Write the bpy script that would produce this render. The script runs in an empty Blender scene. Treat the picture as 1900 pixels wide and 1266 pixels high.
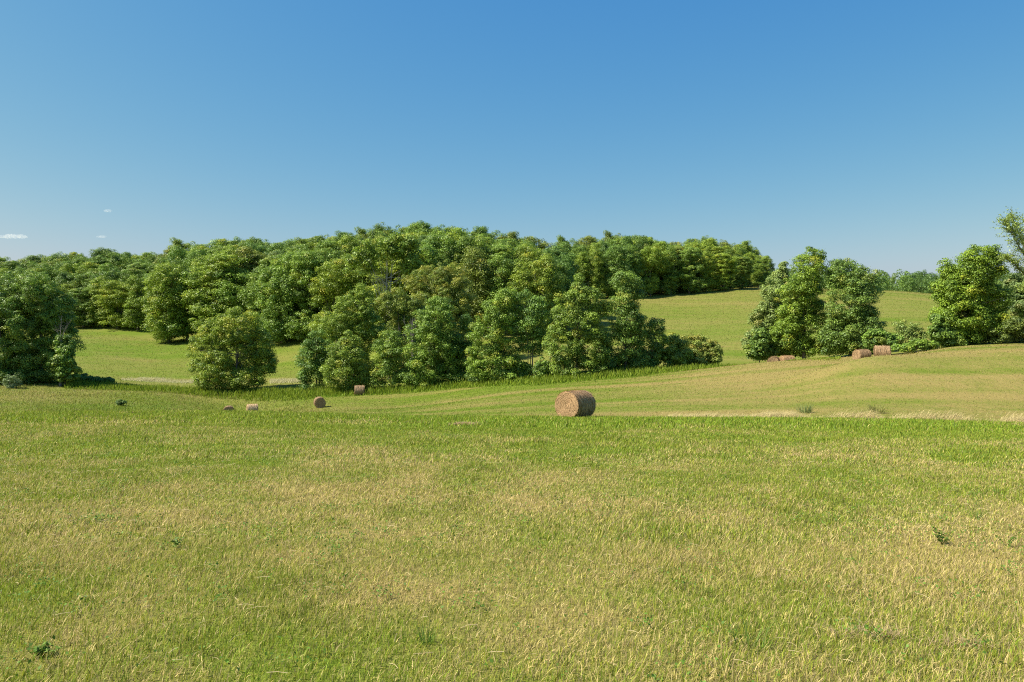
import bpy, math, numpy as np
from mathutils import Vector

# ------------------------------------------------------------------ camera, sky, sun
F, CX, HY = 1350.0, 950.0, 580.0            # focal length / principal column / horizon row, in photo pixels (1900 x 1266)
sc = bpy.context.scene
col = sc.collection
cam_d = bpy.data.cameras.new("camera"); cam = bpy.data.objects.new("camera", cam_d); col.objects.link(cam)
cam_d.sensor_width = 36.0; cam_d.lens = 36.0 * F / 1900.0
cam_d.shift_y = -(633.0 - HY) / 1900.0
cam.rotation_euler = (math.radians(90), 0, 0)
cam_d.clip_start = 0.1; cam_d.clip_end = 40000
sc.camera = cam

SUN_EL, SUN_AZ = math.radians(48), math.radians(260)      # azimuth clockwise from +Y (the view direction)
world = bpy.data.worlds.new("World"); sc.world = world; world.use_nodes = True
wn = world.node_tree.nodes; wl = world.node_tree.links
sky = wn.new("ShaderNodeTexSky"); sky.sky_type = 'NISHITA'; sky.sun_disc = False
sky.sun_elevation = SUN_EL; sky.sun_rotation = SUN_AZ
sky.altitude = 0; sky.air_density = 1.0; sky.dust_density = 1.0; sky.ozone_density = 1.0
# a clear, deep summer blue: the sky's own colour, channel by channel
sep = wn.new("ShaderNodeSeparateColor"); com = wn.new("ShaderNodeCombineColor"); wl.new(sky.outputs[0], sep.inputs[0])
for ch, (pw, k) in enumerate(((1.46, 0.242), (0.78, 0.778), (0.22, 2.284))):
    p = wn.new("ShaderNodeMath"); p.operation = 'POWER'; wl.new(sep.outputs[ch], p.inputs[0]); p.inputs[1].default_value = pw
    q = wn.new("ShaderNodeMath"); q.operation = 'MULTIPLY'; wl.new(p.outputs[0], q.inputs[0]); q.inputs[1].default_value = k
    wl.new(q.outputs[0], com.inputs[ch])
wl.new(com.outputs[0], wn["Background"].inputs[0]); wn["Background"].inputs[1].default_value = 0.10

sun_d = bpy.data.lights.new("sun", 'SUN'); sun = bpy.data.objects.new("sun", sun_d); col.objects.link(sun)
sun_d.energy = 4.6; sun_d.angle = math.radians(0.53); sun_d.color = (1.0, 0.94, 0.83)
to_sun = Vector((math.sin(SUN_AZ) * math.cos(SUN_EL), math.cos(SUN_AZ) * math.cos(SUN_EL), math.sin(SUN_EL)))
sun.rotation_euler = to_sun.to_track_quat('Z', 'Y').to_euler()
sun.location = (0, 0, 60)

sc.view_settings.view_transform = 'Standard'; sc.view_settings.look = 'None'
sc.view_settings.exposure = 1.0; sc.view_settings.gamma = 1.0
sc.cycles.use_denoising = False; sc.cycles.filter_width = 1.1; sc.cycles.max_bounces = 6; sc.cycles.diffuse_bounces = 2; sc.cycles.transmission_bounces = 2
sc.cycles.glossy_bounces = 1; sc.cycles.volume_bounces = 2
sc.cycles.sample_clamp_indirect = 4.0

rng = np.random.default_rng(7)

# ------------------------------------------------------------------ small helpers
def tag(o, label=None, cat=None, group=None, kind=None):
    if label: o["label"] = label
    if cat: o["category"] = cat
    if group: o["group"] = group
    if kind: o["kind"] = kind
    return o

def empty(name, loc, rz=0.0):
    o = bpy.data.objects.new(name, None); col.objects.link(o)
    o.empty_display_size = 0.3; o.location = loc; o.rotation_euler = (0, 0, rz)
    return o

def mesh_from(name, v, loops, sizes, attrs=(), smooth=False):
    """v (n,3); loops flat vertex indices; sizes per-face corner counts; attrs (name, kind, array)."""
    v = np.asarray(v, np.float32); loops = np.asarray(loops, np.int32).ravel(); sizes = np.asarray(sizes, np.int32)
    me = bpy.data.meshes.new(name)
    me.vertices.add(len(v)); me.vertices.foreach_set("co", v.ravel())
    me.loops.add(len(loops)); me.loops.foreach_set("vertex_index", loops)
    starts = np.zeros(len(sizes), np.int32); starts[1:] = np.cumsum(sizes)[:-1]
    me.polygons.add(len(sizes)); me.polygons.foreach_set("loop_start", starts)
    try: me.polygons.foreach_set("loop_total", sizes)
    except Exception: pass
    if smooth: me.polygons.foreach_set("use_smooth", np.ones(len(sizes), bool))
    for an, kind, arr in attrs:
        a = me.attributes.new(an, kind, 'POINT')
        arr = np.asarray(arr, np.float32)
        if kind == 'FLOAT': a.data.foreach_set("value", arr.ravel())
        else: a.data.foreach_set("color", arr.ravel())
    me.update(calc_edges=True)
    return me

def obj(name, me, mat, parent=None, loc=None):
    o = bpy.data.objects.new(name, me); col.objects.link(o)
    if mat is not None and len(me.materials) == 0: me.materials.append(mat)
    if parent is not None: o.parent = parent
    if loc is not None: o.location = loc
    return o

def ss(a, b, x):
    t = np.clip((np.asarray(x, float) - a) / (b - a), 0, 1); return t * t * (3 - 2 * t)

_T = np.random.default_rng(11).random((256, 256))
def vnoise(x, y, seed=0):
    x = np.asarray(x, float) + seed * 17.31; y = np.asarray(y, float) + seed * 31.77
    xi = np.floor(x).astype(int); yi = np.floor(y).astype(int); fx = x - xi; fy = y - yi
    fx = fx * fx * (3 - 2 * fx); fy = fy * fy * (3 - 2 * fy)
    a = _T[xi & 255, yi & 255]; b = _T[(xi + 1) & 255, yi & 255]; c = _T[xi & 255, (yi + 1) & 255]; d = _T[(xi + 1) & 255, (yi + 1) & 255]
    return (a * (1 - fx) + b * fx) * (1 - fy) + (c * (1 - fx) + d * fx) * fy
def fbm(x, y, seed=0, oct=4):
    s = 0.0; a = 0.5; t = 0
    for k in range(oct):
        s = s + a * vnoise(x * 2 ** k, y * 2 ** k, seed + k); t += a; a *= 0.5
    return s / t

def pchip(xs, ys, x):
    xs = np.asarray(xs, float); ys = np.asarray(ys, float)
    h = np.diff(xs); d = np.diff(ys) / h; m = np.zeros_like(ys)
    for i in range(1, len(xs) - 1):
        if d[i - 1] * d[i] > 0:
            w1 = 2 * h[i] + h[i - 1]; w2 = h[i] + 2 * h[i - 1]
            m[i] = (w1 + w2) / (w1 / d[i - 1] + w2 / d[i])
    m[0] = d[0]; m[-1] = d[-1]
    i = np.clip(np.searchsorted(xs, x) - 1, 0, len(xs) - 2)
    t = np.clip((x - xs[i]) / h[i], 0, 1)
    return ((1 + 2 * t) * (1 - t) ** 2 * ys[i] + t * (1 - t) ** 2 * h[i] * m[i] + t * t * (3 - 2 * t) * ys[i + 1] + t * t * (t - 1) * h[i] * m[i + 1])

# ------------------------------------------------------------------ terrain: height profiles along bearings, (distance, row it is seen at)
EYE = 1.65
PROF = {
    -400: [(42, 766), (60, 772), (80, 750), (95, 722), (110, 700), (150, 660), (205, 615), (260, 570), (320, 560), (600, 566), (2500, 576)],
    0:    [(42, 766), (60, 772), (80, 752), (95, 726), (104, 711), (120, 697), (150, 664), (205, 613), (255, 570), (320, 560), (600, 566), (2500, 576)],
    140:  [(42, 766), (60, 772.5), (80, 755), (95, 732), (106, 712), (125, 697), (150, 668), (175, 640), (203, 613), (255, 566), (320, 558), (600, 566), (2500, 576)],
    300:  [(42, 766), (60, 774), (80, 768), (92, 745), (98, 732), (110, 718), (125, 704), (150, 678), (172, 650), (190, 632), (235, 562), (320, 552), (600, 566), (2500, 576)],
    430:  [(42, 766), (60, 775), (80, 776.5), (90, 773), (97, 752), (106, 725), (122, 708), (150, 680), (168, 650), (176, 640), (230, 556), (320, 550), (600, 566), (2500, 576)],
    600:  [(41, 769), (56, 777), (76, 765), (84, 757), (95, 738), (102, 722), (125, 700), (155, 655), (165, 639), (215, 545), (300, 540), (600, 566), (2500, 576)],
    740:  [(40, 774), (52, 781), (70, 765), (86, 746), (98, 722), (125, 695), (150, 640), (205, 545), (300, 535), (600, 566), (2500, 576)],
    1000: [(40, 776), (47, 779), (57, 768), (73, 736), (88, 707), (115, 675), (150, 622), (205, 560), (250, 542), (320, 536), (400, 550), (600, 566), (2500, 576)],
    1200: [(40, 777), (46, 780), (55, 768), (70, 730), (85, 698), (92, 687), (115, 662), (150, 624), (200, 575), (226, 552), (250, 540), (320, 536), (400, 550), (600, 564), (2500, 576)],
    1430: [(40, 778), (45.5, 781.5), (55, 762), (70, 712), (85, 672), (92, 683), (98, 678), (118, 650), (160, 603), (200, 566), (240, 535), (262, 529), (310, 530), (400, 552), (600, 564), (2500, 576)],
    1640: [(40, 780), (45.5, 785), (54, 757), (65, 690), (71, 660), (76, 668), (84, 660), (110, 640), (140, 612), (180, 571), (225, 540), (280, 547), (500, 560), (800, 566), (2500, 576)],
    1800: [(40, 784), (45.5, 789.5), (53, 762), (62, 704), (72, 655), (78, 643), (86, 638), (110, 632), (145, 603), (215, 553), (280, 560), (500, 560), (800, 566), (2500, 576)],
    1920: [(40, 788), (45.5, 794), (53, 762), (62, 702), (72, 651), (78, 640), (86, 634), (110, 626), (150, 598), (210, 567), (280, 566), (500, 562), (800, 566), (2500, 576)],
    2300: [(40, 794), (45.5, 800), (53, 765), (62, 702), (72, 651), (78, 640), (86, 634), (110, 626), (150, 598), (210, 567), (280, 566), (500, 562), (800, 566), (2500, 576)],
}
YG = np.concatenate([np.arange(0, 130, 0.5), np.arange(130, 400, 2.0), np.geomspace(400, 9000, 60)])
PXK = np.array(sorted(PROF), float)
def _col(k):
    pts = [(0.0, -EYE)] + [(y, (HY - p) * y / F) for y, p in PROF[k]]
    y40, z40 = pts[1]
    pts[1:1] = [(12.0, -EYE + (z40 + EYE) * 12 / y40 + 0.06), (26.0, -EYE + (z40 + EYE) * 26 / y40 + 0.12)]
    xs, zs = zip(*pts)
    z = pchip(xs, zs, np.minimum(YG, 2500))
    return z
ZT = np.array([_col(int(k)) for k in PXK])                      # (columns, YG)
PXF = np.arange(-400, 2301, 10.0)
ZF = np.array([pchip(PXK, ZT[:, j], PXF) for j in range(len(YG))]).T   # smooth across bearings
THL, THR = math.atan((-400 - CX) / F), math.atan((2300 - CX) / F)

def lookup(px, y):
    u = np.clip((px - PXF[0]) / 10.0, 0, len(PXF) - 1.001); i = u.astype(int); fu = u - i
    j = np.clip(np.searchsorted(YG, y, side='right') - 1, 0, len(YG) - 2); fy = np.clip((y - YG[j]) / (YG[j + 1] - YG[j]), 0, 1)
    return (ZF[i, j] * (1 - fu) + ZF[i + 1, j] * fu) * (1 - fy) + (ZF[i, j + 1] * (1 - fu) + ZF[i + 1, j + 1] * fu) * fy

def bearing(x, y):
    """bearing (photo column) and depth used to read the profiles; sideways and behind the camera they blend from one edge to the other."""
    th = np.arctan2(x, y); r = np.hypot(x, y)
    back = np.where(th >= 0, (th - THR) / (2 * math.pi - THR + THL), (th + 2 * math.pi - THR) / (2 * math.pi - THR + THL))
    inside = (th > THL) & (th < THR)
    px = np.where(inside, CX + F * np.tan(np.clip(th, THL, THR)), 2300 + (-2700) * ss(0, 1, back))
    yy = np.where(inside, y, r * math.cos(THR))
    return px, yy

def ground_z(x, y):
    x = np.asarray(x, float); y = np.asarray(y, float)
    px, yy = bearing(x, y)
    r = np.hypot(x, y)
    amp = 0.05 + 0.25 * ss(50, 200, r)
    return lookup(px, yy) + amp * ss(3, 20, r) * (fbm(x * 0.11, y * 0.11, 5, 3) - 0.5) + 0.03 * (fbm(x * 0.9, y * 0.9, 8, 2) - 0.5)

def at(px, y, dz=0.0):
    x = (px - CX) * y / F
    return Vector((x, y, float(ground_z(np.array([x]), np.array([y]))[0]) + dz))

def at_px(px, py, y0=2.0, y1=45.0):
    """first ground point met along the bearing PX whose row is PY"""
    ys = np.linspace(y0, y1, 900); xs = (px - CX) * ys / F
    rows = HY - F * ground_z(xs, ys) / ys
    k = np.argmax(rows <= py)
    return Vector((xs[k], ys[k], float(ground_z(xs[k:k + 1], ys[k:k + 1])[0])))

# line of the tree belt and its rank grass, as depth by bearing
def belt_y(px):
    return np.interp(px, [-400, 0, 140, 430, 560, 860, 1000, 1200, 1340, 1400, 1640, 1760, 1900, 2300], [104, 103, 106, 106, 101, 97, 89, 91, 94, 94, 83, 78, 78, 78])

def dryness(x, y):
    """0 lush green .. 1 straw, per place; fields and patches as they grow"""
    px, yy = bearing(x, y)
    n1 = fbm(x * 0.22, y * 0.22, 21, 4); n2 = fbm(x * 0.9, y * 0.9, 31, 3); n3 = fbm(x * 0.06, y * 0.06, 41, 3)
    fore = np.interp(yy, [0, 5, 9, 14, 20, 25, 32, 45], [0.62, 0.56, 0.50, 0.43, 0.32, 0.12, -0.05, -0.10])
    fore = fore + 0.14 * ss(1100, 1800, px) * ss(14, 5, yy) - 0.08 * ss(350, 0, px) * ss(14, 6, yy) + 0.16 * ss(700, 200, px) * ss(20, 34, yy)
    fore = fore + 1.25 * (n1 - 0.5) + 0.9 * (n2 - 0.5)
    rows = fbm(x * 0.035 + 3, (y + 0.10 * x) * 0.42, 51, 3); row2 = fbm(x * 0.02, (y + 0.10 * x) * 1.1, 57, 2)
    hay = 0.34 + 0.38 * ss(1000, 1350, px) + 1.7 * (rows - 0.5) + 0.9 * (row2 - 0.5) + 0.5 * (n1 - 0.5)
    mead = 0.28 + 0.9 * (n3 - 0.5) + 0.5 * (n1 - 0.5) + 0.12 * ss(62, 80, yy)
    back = 0.30 + 0.9 * (fbm(x * 0.02, (y - 0.2 * x) * 0.16, 61, 4) - 0.5)
    back = back + 0.45 * ss(5, 0, np.abs(yy - (123 + 0.004 * (px - 300)))) * ss(180, 300, px) * ss(600, 520, px) \
        + 0.30 * ss(6, 0, np.abs(yy - (158 - 0.03 * (px - 230)))) * ss(150, 200, px) * ss(330, 250, px)
    hill = 0.36 + 0.9 * (fbm(x * 0.025, (y + 0.35 * x) * 0.12, 71, 5) - 0.5) + 0.5 * (fbm(x * 0.03, (y + 0.35 * x) * 0.6, 73, 3) - 0.5) + 0.2 * ss(226, 240, yy) * ss(1330, 1440, px)
    b = belt_y(px)
    right = ss(560, 700, px)
    mid = mead * (1 - right) + hay * right
    beyond = back * (1 - ss(900, 1100, px)) + hill * ss(900, 1100, px)
    d = fore * (1 - ss(41, 47, yy)) + mid * ss(41, 47, yy)
    t = ss(b - 1, b + 4, yy); d = d * (1 - t) + beyond * t
    strip = ss(b - 6.5, b - 4.5, yy) * ss(b + 3, b + 1, yy) * ss(480, 640, px) * ss(1480, 1400, px)
    d = d * (1 - strip) + 0.02 * strip
    return np.clip(d, -0.1, 1.1)

def lushness(x, y):
    """rank bright growth: the strip along the belt, the hollow on the left"""
    px, yy = bearing(x, y); b = belt_y(px)
    strip = ss(b - 6.5, b - 4.5, yy) * ss(b + 3, b + 1, yy) * ss(480, 640, px) * ss(1480, 1400, px)
    left = 0.55 * ss(620, 500, px) * ss(60, 85, yy) * ss(118, 104, yy) * ss(0.35, 0.65, fbm(x * 0.08, y * 0.08, 81, 3))
    band = 0.6 * ss(22, 32, yy) * ss(46, 42, yy) * ss(500, 800, px)
    hill = 0.35 * ss(b, b + 8, yy) * ss(900, 1100, px) + 0.45 * ss(150, 180, yy) * ss(200, 190, yy) * ss(600, 500, px)
    return np.clip(strip + left + band + hill, 0, 1)

# ------------------------------------------------------------------ materials
def new_mat(name):
    m = bpy.data.materials.new(name); m.use_nodes = True
    nt = m.node_tree; nt.nodes.clear()
    out = nt.nodes.new("ShaderNodeOutputMaterial")
    return m, nt, nt.nodes, nt.links, out

def node(nt, t, **kw):
    n = nt.nodes.new(t)
    for k, v in kw.items(): setattr(n, k, v)
    return n

def rgb(nt, a, b, fac):
    n = node(nt, "ShaderNodeMix", data_type='RGBA')
    for s, v in ((6, a), (7, b), (0, fac)):
        if isinstance(v, bpy.types.NodeSocket): nt.links.new(v, n.inputs[s])
        elif s == 0: n.inputs[0].default_value = v
        else: n.inputs[s].default_value = (*v, 1)
    return n.outputs[2]

def mth(nt, op, a, b=None, clamp=False):
    n = node(nt, "ShaderNodeMath", operation=op, use_clamp=clamp)
    for s, v in ((0, a), (1, b)):
        if v is None: continue
        if isinstance(v, bpy.types.NodeSocket): nt.links.new(v, n.inputs[s])
        else: n.inputs[s].default_value = v
    return n.outputs[0]

def noise(nt, scale, detail=4, rough=0.6, vec=None, dist=0.0):
    n = node(nt, "ShaderNodeTexNoise"); n.inputs["Scale"].default_value = scale; n.inputs["Detail"].default_value = detail
    n.inputs["Roughness"].default_value = rough; n.inputs["Distortion"].default_value = dist
    if vec is not None: nt.links.new(vec, n.inputs["Vector"])
    return n.outputs["Fac"]

GREEN, LUSH, STRAW = (0.110, 0.160, 0.013), (0.095, 0.165, 0.010), (0.245, 0.195, 0.062)

def ground_material():
    m, nt, N, L, out = new_mat("field_ground")
    geo = node(nt, "ShaderNodeNewGeometry"); pos = geo.outputs["Position"]
    dry = node(nt, "ShaderNodeAttribute", attribute_name="dry").outputs["Fac"]
    lush = node(nt, "ShaderNodeAttribute", attribute_name="lush").outputs["Fac"]
    fine = noise(nt, 2.2, 6, 0.72, pos); mid = noise(nt, 0.35, 5, 0.6, pos); tiny = noise(nt, 14.0, 4, 0.7, pos)
    rough = node(nt, "ShaderNodeAttribute", attribute_name="rough").outputs["Fac"]
    t = mth(nt, 'ADD', dry, mth(nt, 'MULTIPLY', mth(nt, 'SUBTRACT', fine, 0.5), mth(nt, 'MULTIPLY', rough, 1.5)))
    t = mth(nt, 'ADD', t, mth(nt, 'MULTIPLY', mth(nt, 'SUBTRACT', mid, 0.5), 0.7), clamp=True)
    g = rgb(nt, GREEN, LUSH, lush)
    c = rgb(nt, g, STRAW, t)
    c = rgb(nt, c, (0.06, 0.07, 0.015), mth(nt, 'MULTIPLY', mth(nt, 'SUBTRACT', tiny, 0.52, clamp=True), mth(nt, 'MULTIPLY', rough, 2.2), clamp=True))
    b = node(nt, "ShaderNodeBsdfPrincipled"); L.new(c, b.inputs["Base Color"]); b.inputs["Roughness"].default_value = 0.95
    b.inputs["Specular IOR Level"].default_value = 0.1
    bump = node(nt, "ShaderNodeBump"); bump.inputs["Strength"].default_value = 0.6; bump.inputs["Distance"].default_value = 0.12
    L.new(noise(nt, 5.0, 5, 0.7, pos), bump.inputs["Height"]); L.new(bump.outputs[0], b.inputs["Normal"])
    L.new(b.outputs[0], out.inputs[0])
    return m

def blade_material(name, trans=0.35):
    m, nt, N, L, out = new_mat(name)
    a = node(nt, "ShaderNodeAttribute", attribute_name="tint").outputs["Color"]
    d = node(nt, "ShaderNodeBsdfPrincipled"); L.new(a, d.inputs["Base Color"]); d.inputs["Roughness"].default_value = 0.6
    d.inputs["Specular IOR Level"].default_value = 0.25
    tr = node(nt, "ShaderNodeBsdfTranslucent"); L.new(a, tr.inputs[0])
    mx = node(nt, "ShaderNodeMixShader"); mx.inputs[0].default_value = trans
    L.new(d.outputs[0], mx.inputs[1]); L.new(tr.outputs[0], mx.inputs[2]); L.new(mx.outputs[0], out.inputs[0])
    return m

def leaf_material(name, dark, light, warm, trans=0.30):
    """leaf colour runs with each leaf's own tint; the object's colour sets the tree's own hue"""
    m, nt, N, L, out = new_mat(name)
    t = node(nt, "ShaderNodeAttribute", attribute_name="tint").outputs["Fac"]
    w = node(nt, "ShaderNodeAttribute", attribute_name="warm").outputs["Fac"]
    c = rgb(nt, dark, light, t); c = rgb(nt, c, warm, w)
    oi = node(nt, "ShaderNodeObjectInfo")
    mul = node(nt, "ShaderNodeMix", data_type='RGBA', blend_type='MULTIPLY'); mul.inputs[0].default_value = 1.0
    L.new(c, mul.inputs[6]); L.new(oi.outputs["Color"], mul.inputs[7]); c = mul.outputs[2]
    d = node(nt, "ShaderNodeBsdfPrincipled"); L.new(c, d.inputs["Base Color"]); d.inputs["Roughness"].default_value = 0.5
    d.inputs["Specular IOR Level"].default_value = 0.35
    tr = node(nt, "ShaderNodeBsdfTranslucent")
    tc = rgb(nt, c, (0.20, 0.30, 0.02), 0.35); L.new(tc, tr.inputs[0])
    mx = node(nt, "ShaderNodeMixShader"); mx.inputs[0].default_value = trans
    L.new(d.outputs[0], mx.inputs[1]); L.new(tr.outputs[0], mx.inputs[2]); L.new(mx.outputs[0], out.inputs[0])
    return m

def bark_material(name, a, b):
    m, nt, N, L, out = new_mat(name)
    tc = node(nt, "ShaderNodeTexCoord"); mp = node(nt, "ShaderNodeMapping"); mp.inputs["Scale"].default_value = (6, 6, 1.2)
    L.new(tc.outputs["Object"], mp.inputs[0])
    f = noise(nt, 2.5, 5, 0.7, mp.outputs[0])
    p = node(nt, "ShaderNodeBsdfPrincipled"); L.new(rgb(nt, a, b, f), p.inputs["Base Color"]); p.inputs["Roughness"].default_value = 0.9
    bp = node(nt, "ShaderNodeBump"); bp.inputs["Distance"].default_value = 0.04; L.new(f, bp.inputs["Height"]); L.new(bp.outputs[0], p.inputs["Normal"])
    L.new(p.outputs[0], out.inputs[0])
    return m

def hay_material():
    m, nt, N, L, out = new_mat("hay")
    tc = node(nt, "ShaderNodeTexCoord")
    a = node(nt, "ShaderNodeAttribute", attribute_name="tint").outputs["Fac"]
    f = noise(nt, 9.0, 6, 0.75, tc.outputs["Object"]); g = noise(nt, 2.2, 3, 0.6, tc.outputs["Object"])
    c = rgb(nt, (0.17, 0.108, 0.052), (0.64, 0.49, 0.285), mth(nt, 'ADD', mth(nt, 'MULTIPLY', mth(nt, 'SUBTRACT', f, 0.25), 0.6), mth(nt, 'MULTIPLY', a, 0.62), clamp=True))
    c = rgb(nt, c, (0.33, 0.23, 0.13), mth(nt, 'MULTIPLY', g, 0.35))
    oi = node(nt, "ShaderNodeObjectInfo")
    mul = node(nt, "ShaderNodeMix", data_type='RGBA', blend_type='MULTIPLY'); mul.inputs[0].default_value = 1.0
    L.new(c, mul.inputs[6]); L.new(oi.outputs["Color"], mul.inputs[7])
    p = node(nt, "ShaderNodeBsdfPrincipled"); L.new(mul.outputs[2], p.inputs["Base Color"]); p.inputs["Roughness"].default_value = 0.85
    p.inputs["Specular IOR Level"].default_value = 0.2
    bp = node(nt, "ShaderNodeBump"); bp.inputs["Distance"].default_value = 0.03; bp.inputs["Strength"].default_value = 0.5
    L.new(f, bp.inputs["Height"]); L.new(bp.outputs[0], p.inputs["Normal"]); L.new(p.outputs[0], out.inputs[0])
    return m

def cloud_material():
    m, nt, N, L, out = new_mat("cloud_vapour")
    v = node(nt, "ShaderNodeVolumePrincipled"); v.inputs["Color"].default_value = (1, 1, 1, 1)
    v.inputs["Density"].default_value = 0.010; v.inputs["Anisotropy"].default_value = 0.2
    L.new(v.outputs[0], out.inputs["Volume"])
    return m

M_ground = ground_material(); M_blade = blade_material("grass_blade"); M_hay = hay_material()
M_leaf = leaf_material("broad_leaf", (0.062, 0.128, 0.036), (0.305, 0.445, 0.058), (0.370, 0.400, 0.055), 0.28)
M_fine = leaf_material("fine_leaf", (0.135, 0.195, 0.060), (0.280, 0.370, 0.105), (0.30, 0.28, 0.08), 0.24)
M_bark = bark_material("bark", (0.10, 0.08, 0.06), (0.24, 0.20, 0.16))
M_dead = bark_material("dead_wood", (0.13, 0.11, 0.10), (0.28, 0.25, 0.22))
M_pale = bark_material("pale_bark", (0.26, 0.24, 0.20), (0.46, 0.43, 0.37)); M_cloud = cloud_material()

# ------------------------------------------------------------------ ground sheet
def build_ground():
    r = np.concatenate([np.arange(0.4, 60, 0.4), np.arange(60, 130, 0.8), np.arange(130, 300, 2.0), np.geomspace(300, 9000, 36)])
    th = np.radians(np.concatenate([np.arange(-62, 62, 0.4), np.arange(62, 298, 4.0)]))
    R, T = np.meshgrid(r, th, indexing='ij')
    X, Y = R * np.sin(T), R * np.cos(T)
    x, y = X.ravel(), Y.ravel(); z = ground_z(x, y)
    nr, nt_ = R.shape
    i, j = np.meshgrid(np.arange(nr - 1), np.arange(nt_), indexing='ij'); j2 = (j + 1) % nt_
    q = np.stack([i * nt_ + j, i * nt_ + j2, (i + 1) * nt_ + j2, (i + 1) * nt_ + j], -1).reshape(-1, 4)[:, ::-1]
    v = np.column_stack([x, y, z]); v = np.vstack([v, [[0, 0, -EYE]]])
    c = len(v) - 1
    fan = np.array([[c, (k + 1) % nt_, k] for k in range(nt_)])
    loops = np.concatenate([q.ravel(), fan.ravel()]); sizes = np.concatenate([np.full(len(q), 4), np.full(len(fan), 3)])
    dr = np.append(dryness(x, y), 0.5); lu = np.append(lushness(x, y), 0.0)
    me = mesh_from("ground", v, loops, sizes, [("dry", 'FLOAT', dr), ("lush", 'FLOAT', lu), ("rough", 'FLOAT', np.append(1 - 0.60 * ss(60, 125, np.hypot(x, y)), 1))], smooth=True)
    tag(obj("ground", me, M_ground), kind="structure")
build_ground()

# ------------------------------------------------------------------ grass
def blades(name, p, h, w, lean, az, colr, bend=0.35, tip_col=None):
    """bent blades: a root quad and a tip triangle each; az is where each one leans, colr its own colour"""
    n = len(p); face = rng.uniform(0, 2 * np.pi, n)
    sx, sy = np.cos(face) * w * 0.5, np.sin(face) * w * 0.5
    lx, ly = np.cos(az), np.sin(az)
    def pt(t, s, wd):
        off = lean * h * (t * (1 - bend) + bend * t * t)
        zz = h * t * np.sqrt(np.clip(1 - (lean * 0.75 * t) ** 2, 0.03, 1))
        return np.column_stack([p[:, 0] + lx * off + s * sx * wd, p[:, 1] + ly * off + s * sy * wd, p[:, 2] - 0.012 + zz])
    v = np.stack([pt(0, -1, 1.0), pt(0, 1, 1.0), pt(0.55, 1, 0.8), pt(0.55, -1, 0.8), pt(1.0, 0, 0)], 1).reshape(-1, 3)
    b = (np.arange(n) * 5)[:, None]
    loops = np.concatenate([b + [0, 1, 2, 3], b + [3, 2, 4]], 1).ravel()
    sizes = np.tile([4, 3], n)
    ca = np.ones((n, 5, 4), np.float32); ca[:, :, :3] = colr[:, None, :]
    me = mesh_from(name, v, loops, sizes, [("tint", 'FLOAT_COLOR', ca.reshape(-1, 4))])
    return obj(name, me, M_blade)

def blade_colours(x, y, soft=0.0):
    n = len(x); d = dryness(x, y); lu = lushness(x, y)
    isdry = rng.random(n) < np.clip(0.5 + (d - 0.5) * 1.15, 0.05, 0.96)
    g = 1.3 * np.array(GREEN) * (1 - lu[:, None]) + 1.35 * np.array(LUSH) * lu[:, None]
    g = g * rng.uniform(0.55, 2.1, (n, 1)) * np.array([1, 1, 1]) + rng.uniform(0, 0.05, (n, 1)) * np.array([1.0, 0.35, 0.1])
    s = np.array([0.50, 0.40, 0.140]) * rng.uniform(0.45, 1.5, (n, 1)) + rng.uniform(0, 0.08, (n, 1)) * np.array([0.1, 0.1, 0.5])
    ol = np.array([0.32, 0.33, 0.035]) * rng.uniform(0.7, 1.3, (n, 1))
    c = np.where(isdry[:, None], s, g); o = rng.random(n) < 0.22; c = np.where(o[:, None], ol, c)
    if soft:
        t = np.clip(0.5 + (d - 0.5) * 1.15, 0.05, 0.96)[:, None]
        gm = np.array(GREEN) * (1 - lu[:, None]) + np.array(LUSH) * lu[:, None]
        c = c * (1 - soft) + soft * (gm * 1.3 * (1 - t) + np.array([0.42, 0.34, 0.10]) * t); c = c * 0.74
    return np.clip(c, 0.01, 0.8), isdry

def scatter(n, y0, y1, px0=-260, px1=2160, power=1.0):
    """random places between two depths, evenly per square metre when power is 1"""
    u = rng.random(n)
    y = np.sqrt(y0 * y0 + u * (y1 * y1 - y0 * y0)) if power == 1.0 else y0 + (y1 - y0) * u ** power
    x = (rng.uniform(px0, px1, n) - CX) / F * y
    return x, y

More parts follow.
